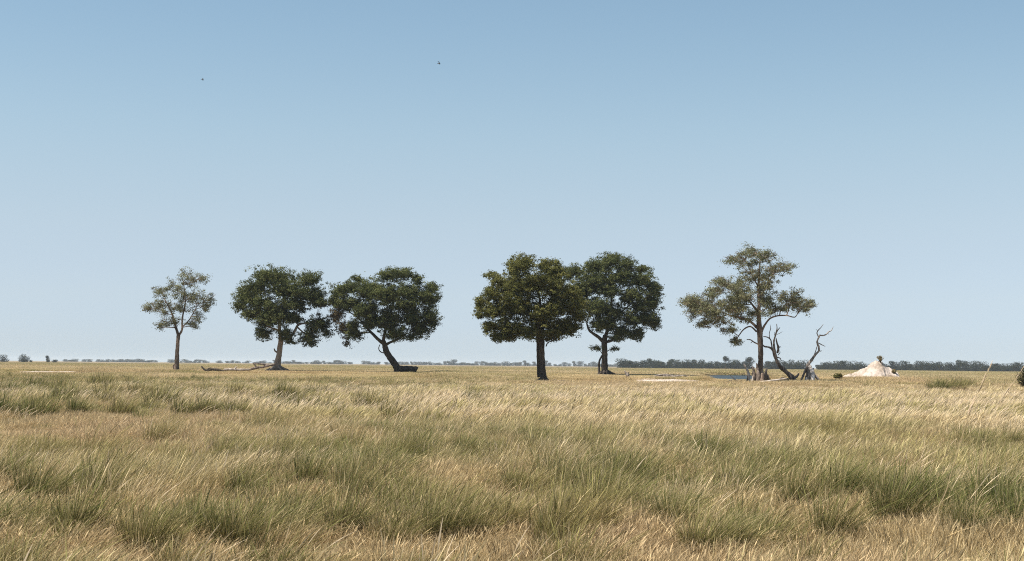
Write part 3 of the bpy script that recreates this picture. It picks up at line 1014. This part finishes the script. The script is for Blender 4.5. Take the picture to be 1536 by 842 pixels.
# ------------------------------------------------------------------ grass
def tuft(name, n, radius, h0, h1, width, lean, spread, material, head=0.0, seed=0, levels=4, bend=.45, litter=0.0):
    """a clump of separate blades leaning with the wind; t runs along the blade, r differs from blade to blade"""
    rng = np.random.default_rng(seed)
    V, Fc, T, Rr = [], [], [], []
    for i in range(n):
        a = rng.uniform(0, 2 * math.pi)
        q = math.sqrt(rng.uniform(0, 1))
        bx, by = math.cos(a) * q * radius, math.sin(a) * q * radius
        h = rng.uniform(h0, h1)
        dirx = lean * rng.uniform(.5, 1.45) + math.cos(a) * spread * q + rng.normal() * .10
        diry = math.sin(a) * spread * q + rng.normal() * .16
        if rng.uniform() < litter:
            dirx, diry, h = rng.normal() * 1.3, rng.normal() * 1.3, h * .8
        wa = rng.uniform(0, math.pi)
        wx, wy = math.cos(wa), math.sin(wa)
        w = width * rng.uniform(.6, 1.3)
        r = rng.uniform()
        hd = rng.uniform() < head
        base = len(V)
        bb = bend * rng.uniform(.4, 1.6)
        for l in range(levels + 1):
            t = l / levels
            k = t * (1 - bb) + bb * t * t
            x = bx + dirx * h * k
            y = by + diry * h * k
            z = h * (t - min(.16 * (abs(dirx) + abs(diry)) * 1.4, .55) * t * t) - .03
            ww = w * (1 - t * .85) if not hd else w * (.55 if t < .7 else 1.7 * (1 - t) / .3 + .5)
            if hd and t >= .99:
                ww = w * .3
            V.append((x - wx * ww / 2, y - wy * ww / 2, z))
            V.append((x + wx * ww / 2, y + wy * ww / 2, z))
            T += [t, t]
            Rr += [r, r]
        for l in range(levels):
            b = base + l * 2
            Fc.append((b, b + 1, b + 3, b + 2))
    mb = MB()
    mb.v, mb.f = [Vector(v) for v in V], Fc
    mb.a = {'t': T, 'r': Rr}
    return mb.build(name, material, link=False, smooth=False)


def proto_coll(name, objs):
    c = bpy.data.collections.new(name)
    for o in objs:
        c.objects.link(o)
    return c


def scatter(name, coll, npick, pts, scale, rotz, tilt, pick):
    """one grass object: points that carry tufts"""
    me = bpy.data.meshes.new(name)
    n = len(pts)
    me.vertices.add(n)
    me.vertices.foreach_set('co', pts.astype(np.float32).ravel())
    a = me.attributes.new('sc', 'FLOAT_VECTOR', 'POINT')
    a.data.foreach_set('vector', scale.astype(np.float32).ravel())
    rot = np.stack([tilt, np.zeros(n), rotz], 1)
    a = me.attributes.new('rot', 'FLOAT_VECTOR', 'POINT')
    a.data.foreach_set('vector', rot.astype(np.float32).ravel())
    a = me.attributes.new('pick', 'INT', 'POINT')
    a.data.foreach_set('value', pick.astype(np.int32))
    o = bpy.data.objects.new(name, me)
    C.objects.link(o)
    ng = bpy.data.node_groups.new(name + '_nodes', 'GeometryNodeTree')
    ng.interface.new_socket('Geometry', in_out='INPUT', socket_type='NodeSocketGeometry')
    ng.interface.new_socket('Geometry', in_out='OUTPUT', socket_type='NodeSocketGeometry')
    gi = ng.nodes.new('NodeGroupInput')
    go = ng.nodes.new('NodeGroupOutput')
    ci = ng.nodes.new('GeometryNodeCollectionInfo')
    ci.inputs['Collection'].default_value = coll
    ci.inputs['Separate Children'].default_value = True
    ci.inputs['Reset Children'].default_value = True
    ip = ng.nodes.new('GeometryNodeInstanceOnPoints')
    ip.inputs['Pick Instance'].default_value = True

    def na(nm, ty):
        q = ng.nodes.new('GeometryNodeInputNamedAttribute')
        q.data_type = ty
        q.inputs['Name'].default_value = nm
        return q.outputs[0]
    L = ng.links
    L.new(gi.outputs[0], ip.inputs['Points'])
    L.new(ci.outputs[0], ip.inputs['Instance'])
    L.new(na('pick', 'INT'), ip.inputs['Instance Index'])
    L.new(na('rot', 'FLOAT_VECTOR'), ip.inputs['Rotation'])
    L.new(na('sc', 'FLOAT_VECTOR'), ip.inputs['Scale'])
    L.new(ip.outputs[0], go.inputs[0])
    md = o.modifiers.new('scatter', 'NODES')
    md.node_group = ng
    o['kind'] = 'stuff'
    return o


def lattice_noise(x, y, cell, seed):
    """smooth value noise on a lattice"""
    rng = np.random.default_rng(seed)
    tab = rng.uniform(0, 1, (256, 256))
    u, v = x / cell, y / cell
    i, j = np.floor(u).astype(int), np.floor(v).astype(int)
    fu, fv = u - i, v - j
    fu = fu * fu * (3 - 2 * fu)
    fv = fv * fv * (3 - 2 * fv)
    g = lambda a, b: tab[a % 256, b % 256]
    return (g(i, j) * (1 - fu) + g(i + 1, j) * fu) * (1 - fv) + (g(i, j + 1) * (1 - fu) + g(i + 1, j + 1) * fu) * fv


def field(d0, d1, dens, margin=6.0):
    """random ground points over the visible wedge between two distances"""
    area = .37 * (d1 * d1 - d0 * d0) + 2 * margin * (d1 - d0)
    n = int(area * dens)
    y = np.sqrt(RNG.uniform(d0 * d0, d1 * d1, int(n * 1.05)))
    x = RNG.uniform(-1, 1, len(y)) * (.37 * y + margin)
    keep = np.ones(len(y), bool)
    for (cx, cy, ax, ay) in SANDS:
        e = ((x - cx) / ax) ** 2 + ((y - cy) / ay) ** 2
        keep &= e > RNG.uniform(.0, 1.25, len(y))
        # keep the strip just before the sand low
    e = pond_e(x, y)
    keep &= e > 1.0
    return x[keep], y[keep]


def pxy(x, y, z=0.0):
    """approximate photo position of a ground point: used only to read the meadow's plan off the photograph"""
    return 768 + x / y * F, HORIZON + (CAM_H - z) / y * F


def bell(x, y, cx, cy, rx, ry):
    return np.exp(-(((x - cx) / rx) ** 2 + ((y - cy) / ry) ** 2))


def grazed(x, y):
    u = 768 + x / y * F
    g = sstep(122, 134, y) * (1 - sstep(172, 186, y))
    w = np.maximum(sstep(285, 300, u) * (1 - sstep(640, 660, u)), sstep(800, 830, u) * (1 - sstep(1260, 1290, u)))
    g2 = sstep(126, 136, y) * (1 - sstep(166, 180, y)) * sstep(-20, 5, u) * (1 - sstep(115, 140, u))
    g = np.maximum(g, g2)
    w = np.maximum(w, g2)
    wet = sstep(1040, 1060, u) * (1 - sstep(1150, 1180, u)) * sstep(128, 140, y) * (1 - sstep(190, 200, y))
    return (1 - .55 * g * w) * (1 - .6 * wet)


def place(name, coll, npick, x, y, smin, smax, hs=None, rot=.7, tilt=.12):
    n = len(x)
    if n and y.min() > 100:
        tilt = min(tilt, .02)
    hs = (1.0 if hs is None else hs) * grazed(x, y)
    z = ground_z(x, y)
    s = RNG.uniform(smin, smax, n)
    h = s * hs
    sc = np.stack([s, s, h], 1)
    return scatter(name, coll, npick, np.stack([x, y, z], 1), sc, RNG.normal(size=n) * rot, RNG.normal(size=n) * tilt, RNG.integers(0, npick, n))


NP = 5
sh1 = proto_coll('short_near', [tuft('short_tuft', 165, .45, .08, .34, .0070, .18, .6, M_SHORT, .2, 100 + i, litter=.18) for i in range(NP)])
sh2 = proto_coll('short_mid', [tuft('short_tuft', 150, .7, .12, .40, .015, .3, .45, M_SHORT, .1, 200 + i, 3, litter=.1) for i in range(NP)])
sh3 = proto_coll('short_far', [tuft('short_tuft', 120, 1.3, .12, .36, .032, .4, .3, M_SHORT, .1, 300 + i, 2) for i in range(NP)])
ta1 = proto_coll('tall_near', [tuft('tall_tuft', 75, .30, .30, .72, .0066, .50, .35, M_TALL, .5, 400 + i, 5) for i in range(NP)])
ta2 = proto_coll('tall_mid', [tuft('tall_tuft', 70, .5, .32, .80, .0150, .52, .25, M_TALL, .55, 500 + i, 4) for i in range(NP)])
ta3 = proto_coll('tall_far', [tuft('tall_tuft', 65, .9, .3, .6, .032, .5, .2, M_TALL, .4, 600 + i, 3) for i in range(NP)])
gr1 = proto_coll('green_near', [tuft('green_tuft', 240, .15 + .03 * i, .25, .62 + .08 * i, .0072, .20 + .06 * i, .48, M_GREEN, .12, 700 + i, 5, litter=.05) for i in range(NP)])
gr2 = proto_coll('green_mid', [tuft('green_tuft', 170, .2 + .04 * i, .28, .64 + .07 * i, .0155, .18 + .05 * i, .48, M_GREEN, .12, 800 + i, 4) for i in range(NP)])
gr3 = proto_coll('green_far', [tuft('green_tuft', 100, 1.0, .2, .5, .04, .35, .3, M_GREEN, .05, 900 + i, 2) for i in range(NP)])
st1 = proto_coll('stem_near', [tuft('stem_tuft', 6, .3, .5, .92, .0075, .5, .5, M_STEM, 1.0, 1000 + i, 7, .6) for i in range(NP)])
st2 = proto_coll('stem_mid', [tuft('stem_tuft', 12, .6, .6, 1.05, .016, .58, .25, M_STEM, 1.0, 1100 + i, 6, .4) for i in range(NP)])

L_SHORT = ('short dry pinkish beige grass covering the meadow floor', 'grass')
L_TALL = ('tall straw coloured grass leaning right in the wind', 'grass')
L_GREEN = ('dark green grass tussocks dotted through the dry meadow', 'grass')
L_STEM = ('long pale seed stems standing above the grass', 'grass')


def join_scatter(first, others):
    pass


def plan(x, y):
    """what grows where: fractions of tall straw, green tussock and bare pinkish grass"""
    u, v = pxy(x, y)
    n1 = lattice_noise(x, y * .6, 3.2, 5)
    n2 = lattice_noise(x, y * .6, 1.5, 6)
    n3 = lattice_noise(x, y * .5, 9.0, 7)
    tall = .35 + .5 * (n1 - .5)
    tall += .75 * bell(u, v, 1250, 612, 420, 32) + .5 * bell(u, v, 800, 625, 330, 36) + .4 * bell(u, v, 560, 590, 300, 22)
    tall += .35 * bell(u, v, 230, 740, 120, 40) + .25 * bell(u, v, 1100, 700, 300, 40)
    tall -= .8 * bell(u, v, 90, 650, 190, 22) + .5 * bell(u, v, 520, 830, 400, 40) + .5 * bell(u, v, 1250, 820, 420, 40) + .4 * bell(u, v, 60, 800, 120, 60)
    green = .12 + .95 * (n2 - .55) + .55 * (n3 - .5)
    green += .40 * bell(u, v, 1000, 700, 480, 45) + .22 * bell(u, v, 640, 700, 160, 40) + .5 * bell(u, v, 160, 606, 260, 22) + .25 * bell(u, v, 1420, 730, 140, 60)
    green += .35 * bell(u, v, 1420, 578, 200, 7) + .55 * bell(u, v, 330, 588, 420, 30)
    green += .22 * bell(u, v, 950, 705, 750, 60) + .25 * bell(u, v, 200, 720, 260, 50) + .2 * bell(u, v, 480, 660, 240, 30)
    green -= .5 * bell(u, v, 1250, 608, 380, 25) + .7 * bell(u, v, 90, 652, 190, 18) + .3 * bell(u, v, 700, 640, 300, 20)
    return np.clip(tall, 0, 1), np.clip(green, 0, 1)


# short dry grass everywhere
for (d0, d1, dens, coll, mg) in [(9, 46, 10.5, sh1, 4), (46, 112, 3.8, sh2, 6), (112, 290, .95, sh3, 8)]:
    x, y = field(d0, d1, dens, mg)
    o = place('dry_grass', coll, NP, x, y, .75, 1.25, (.7 + .6 * lattice_noise(x, y, 2.5, 3)))
    tag(o, *L_SHORT, group='short dry grass')
# green tussocks: the conspicuous ones surveyed from the photograph, the rest by the plan
T = [(14, 727, 35), (57, 752, 40), (118, 741, 40), (190, 709, 45), (165, 755, 50), (334, 698, 35), (273, 712, 50), (312, 651, 30), (377, 651, 30), (409, 651, 30),
     (427, 698, 50), (499, 691, 50), (337, 820, 70), (294, 805, 60), (230, 823, 60), (438, 784, 60), (237, 669, 25), (14, 626, 30), (40, 627, 30), (61, 628, 30),
     (115, 626, 30), (183, 630, 25), (219, 623, 30), (280, 628, 35), (316, 626, 25), (359, 626, 25), (54, 590, 30), (100, 589, 30), (151, 585, 35), (172, 590, 20),
     (548, 615, 30), (602, 698, 60), (630, 694, 40), (702, 687, 50), (777, 741, 70), (817, 676, 45), (899, 687, 60), (946, 716, 50), (989, 676, 40), (975, 730, 45),
     (1011, 691, 40), (594, 770, 50), (648, 805, 60), (713, 802, 50), (838, 820, 80), (874, 798, 60), (925, 770, 60), (519, 680, 30), (760, 612, 30), (806, 608, 25),
     (706, 612, 25), (1175, 708, 60), (1142, 719, 50), (1110, 741, 50), (1210, 662, 40), (1254, 662, 40), (1376, 755, 80), (1404, 762, 40), (1268, 752, 60),
     (1196, 762, 50), (1329, 784, 35), (1063, 827, 30), (1099, 823, 25), (1246, 812, 30), (1440, 805, 45), (1501, 762, 60), (1526, 791, 50), (1469, 683, 50),
     (1526, 676, 40), (1419, 583, 60), (1447, 581, 40), (1045, 691, 60), (1078, 701, 60), (20, 600, 34), (80, 598, 34), (128, 598, 30), (215, 593, 30), (262, 603, 34), (302, 606, 30), (350, 602, 34),
     (396, 607, 34), (432, 600, 30), (474, 603, 30), (150, 612, 34), (84, 614, 34), (246, 616, 30), (445, 622, 34), (500, 628, 30), (590, 640, 30), (650, 648, 34), (20, 700, 40),
     (72, 700, 34), (140, 690, 34), (360, 740, 40), (520, 745, 44), (560, 720, 34), (460, 735, 40), (860, 745, 44), (1000, 790, 44), (760, 790, 40), (520, 800, 40), (120, 800, 44)]
tx, ty, th = [], [], []
for (u, v, w) in T:
    hz = HORIZON + .0095 * (u - 768)
    dd = 40.0
    for it in range(6):
        xx = (u - 768) / F * dd
        dd = (CAM_H - gz(xx, dd)) * F / (v - hz)
    wm = w / F * dd
    cnt = max(4, int(wm / .12))
    for i in range(cnt):
        tx.append((u - 768) / F * dd + random.uniform(-.36, .36) * wm)
        ty.append(dd + random.uniform(-.5, .9) * min(wm, 1.3))
        th.append(random.uniform(.6, 1.2) * (1.35 if dd > 46 else 1.05))
tx, ty, th = np.array(tx), np.array(ty), np.array(th)
def clear_of_tussocks(x, y):
    keep = np.ones(len(x), bool)
    for a, b in zip(tx, ty):
        if b < 112:
            if b < 46:
                keep &= ((x - a - .15) ** 2 + ((y - b + .35) * .7) ** 2) > .36
            else:
                keep &= ((x - a - .1) / .8) ** 2 + ((y - b + 1.3) / 2.0) ** 2 > 1.0
    return keep


# tall straw
for (d0, d1, dens, coll, mg) in [(9.5, 46, 5.5, ta1, 4), (46, 112, 3.6, ta2, 6), (112, 290, 1.7, ta3, 8)]:
    x, y = field(d0, d1, dens, mg)
    tall, green = plan(x, y)
    tall = np.clip((tall - .18) * 1.5, 0, 1) * np.clip(.25 + 1.6 * lattice_noise(x + 11, y * .55, 1.4, 55), 0, 1.3)
    if d0 > 100:
        tall = np.clip(.5 + 2.6 * (lattice_noise(x, y * .3, 8, 19) - .55), 0, 1)
    k = (RNG.uniform(0, 1, len(x)) < tall) & clear_of_tussocks(x, y)
    x, y = x[k], y[k]
    o = place('straw_grass', coll, NP, x, y, .7, 1.15, np.where(y > 112, .6, 1.0 - .62 * sstep(64, 112, y)) * (.75 + .5 * lattice_noise(x, y * .5, 5, 41)), rot=.35)
    tag(o, *L_TALL, group='tall straw grass')
for (d0, d1, dens, coll, mg) in [(9.5, 46, 4.2, gr1, 4), (46, 112, 2.4, gr2, 6), (112, 290, 1.5, gr3, 8)]:
    x, y = field(d0, d1, dens, mg)
    tall, green = plan(x, y)
    if d0 > 100:
        u_ = 768 + x / y * F
        green = np.clip(.42 + 2.8 * (lattice_noise(x, y * .3, 9, 9) - .55) + .5 * sstep(1330, 1400, u_) + .35 * (1 - sstep(180, 260, u_)) * (1 - sstep(140, 150, y)), 0, 1)
    k = RNG.uniform(0, 1, len(x)) < (green if d0 > 100 else np.clip(5.0 * (lattice_noise(x + 31, y * .55, .9, 77) + .75 * green - .78), 0, 1))
    x, y = x[k], y[k]
    h = RNG.uniform(.35, .85, len(x))
    k = ((x - px_x(1140, 122)) ** 2 + (y - 118) ** 2) > 64
    x, y, h = x[k], y[k], h[k]
    k = (ty >= d0) & (ty < d1)
    x = np.concatenate([x, tx[k]])
    y = np.concatenate([y, ty[k]])
    h = np.concatenate([h, th[k]])
    o = place('green_grass', coll, NP, x, y, .8, 1.15, h, rot=.6)
    tag(o, *L_GREEN, group='green grass tussocks')
for (d0, d1, dens, coll, mg) in [(9.5, 46, .55, st1, 4), (46, 112, 1.1, st2, 6)]:
    x, y = field(d0, d1, dens, mg)
    tall, green = plan(x, y)
    k = RNG.uniform(0, 1, len(x)) < (.08 + tall * .92)
    x, y = x[k], y[k]
    o = place('seed_stems', coll, NP, x, y, .7, 1.1, 1.0 - .62 * sstep(64, 112, y), rot=.45)
    tag(o, *L_STEM, group='pale seed stems')
# far meadow: big low patches out to the treeline
fa = proto_coll('far_patch', [tuft('far_tuft', 520, 8.0, .06, .22, .12, .5, .1, M_SHORT if i % 3 == 0 else M_GREEN, 0, 1200 + i, 2) for i in range(6)])
x, y = field(285, 1000, .05, 10)
o = place('far_grass', fa, 6, x, y, .8, 1.3, .6 + .9 * lattice_noise(x, y * .3, 40, 12), tilt=0.0)
tag(o, 'olive and straw grass far out on the plain below the treeline', 'grass')

# the two tall stems close to the camera on the right
def near_stem(pts, d, r0, label, heads):
    k = d / F
    P = [at(a, b, d + i * .05) for i, (a, b) in enumerate(pts)]
    f = Vector((P[0].x, P[0].y, gz(P[0].x, P[0].y)))
    P[0] = Vector((P[0].x, P[0].y, f.z - .03))
    root = empty('grass_stem', f, label, 'grass stem', 'tall single grass stems')
    mb = MB()
    n = len(P)
    mb.tube(P, [r0 * (1 - .65 * i / (n - 1)) for i in range(n)], 6, .05, 4)
    mb.a = {'t': [.4] * len(mb.v), 'r': [.5] * len(mb.v)}
    mb.build('stalk', M_STEM, root, origin=f)
    mb = MB()
    tip, pre = P[-1], P[-2]
    ax = (tip - pre)
    T_ = []
    for i in range(heads):
        t = random.uniform(-.6, 1.05)
        p0 = pre + ax * t
        e = p0 + ax.normalized() * random.uniform(.03, .07) + Vector((random.uniform(-.012, .012), random.uniform(-.012, .012), random.uniform(-.005, .012)))
        mb.tube([p0, p0.lerp(e, .5), e], [.0012, .003, .0008], 4, 0, 2)
    mb.a = {'t': [.95] * len(mb.v), 'r': [.6] * len(mb.v)}
    mb.build('seed_head', M_STEM, root, origin=f)


near_stem([(1392, 860), (1402, 800), (1420, 735), (1440, 665), (1462, 600), (1485, 552)], 9.0, .0034,
          'tall out-of-focus grass stem close to the camera, left of the right edge', 16)
near_stem([(1455, 760), (1468, 700), (1490, 630), (1512, 585), (1538, 548)], 16.0, .0045, 'tall pale grass stem rising in front of the dark shrub', 34)

# ------------------------------------------------------------------ haze
import bmesh
bm = bmesh.new()
bmesh.ops.create_cube(bm, size=1.0)
me = bpy.data.meshes.new('haze')
for v in bm.verts:
    v.co = Vector((v.co.x * 14600, 4450 + v.co.y * 9300, -1.4 + (v.co.z + .5) * 20.4))
bm.to_mesh(me)
bm.free()
m, nt, out = mat('hazy air')
pv = nt.nodes.new('ShaderNodeVolumePrincipled')
pv.inputs['Color'].default_value = (.80, .90, 1.0, 1)
pv.inputs['Density'].default_value = .00010
pv.inputs['Anisotropy'].default_value = .0
nt.links.new(pv.outputs[0], out.inputs['Volume'])
me.materials.append(m)
o = bpy.data.objects.new('haze', me)
C.objects.link(o)
o['kind'] = 'stuff'

# ------------------------------------------------------------------ light
SUN_EL = R(63)
SKYC = [(.52, .62, .84), (.515, .575, .77), (.59, .578, .66), (.79, .668, .605), (.935, .82, .66), (.885, .855, .70)]
to_sun = Vector((-.9, -.30, 0)).normalized()
to_sun = Vector((to_sun.x * math.cos(SUN_EL), to_sun.y * math.cos(SUN_EL), math.sin(SUN_EL)))
sl = bpy.data.lights.new('sun', 'SUN')
sl.energy = 4.2
sl.angle = R(.5)
sl.color = (1.0, .95, .87)
so = bpy.data.objects.new('sun', sl)
C.objects.link(so)
so.rotation_euler = to_sun.to_track_quat('Z', 'Y').to_euler()

w = bpy.data.worlds.new('World')
S.world = w
w.use_nodes = True
nt = w.node_tree
bg = nt.nodes['Background']
sky = nt.nodes.new('ShaderNodeTexSky')
sky.sky_type = 'NISHITA'
sky.sun_disc = False
sky.sun_elevation = SUN_EL
sky.sun_rotation = math.atan2(to_sun.x, to_sun.y)
sky.altitude = 900
sky.air_density = 1.0
sky.dust_density = .6
sky.ozone_density = 3.0
tc = nt.nodes.new('ShaderNodeTexCoord')
sx = nt.nodes.new('ShaderNodeSeparateXYZ')
nt.links.new(tc.outputs['Generated'], sx.inputs[0])
clear = ramp(nt, sx.outputs[2], [(0.0, SKYC[0]), (.016, SKYC[1]), (.045, SKYC[2]), (.097, SKYC[3]), (.162, SKYC[4]), (.248, SKYC[5])])
clear.node.color_ramp.interpolation = 'B_SPLINE'
nt.links.new(mixc(nt, 1.0, sky.outputs[0], clear, 'MULTIPLY'), bg.inputs[0])
bg.inputs[1].default_value = .11

S.view_settings.view_transform = 'Standard'
S.view_settings.look = 'None'
S.view_settings.exposure = 0.8
S.view_settings.gamma = 1.0
S.view_settings.use_curve_mapping = False
S.cycles.max_bounces = 6
S.cycles.volume_bounces = 1
S.cycles.transparent_max_bounces = 8
S.cycles.use_denoising = False
S.cycles.use_adaptive_sampling = False
S.cycles.pixel_filter_type = 'BLACKMAN_HARRIS'
S.cycles.filter_width = 1.05
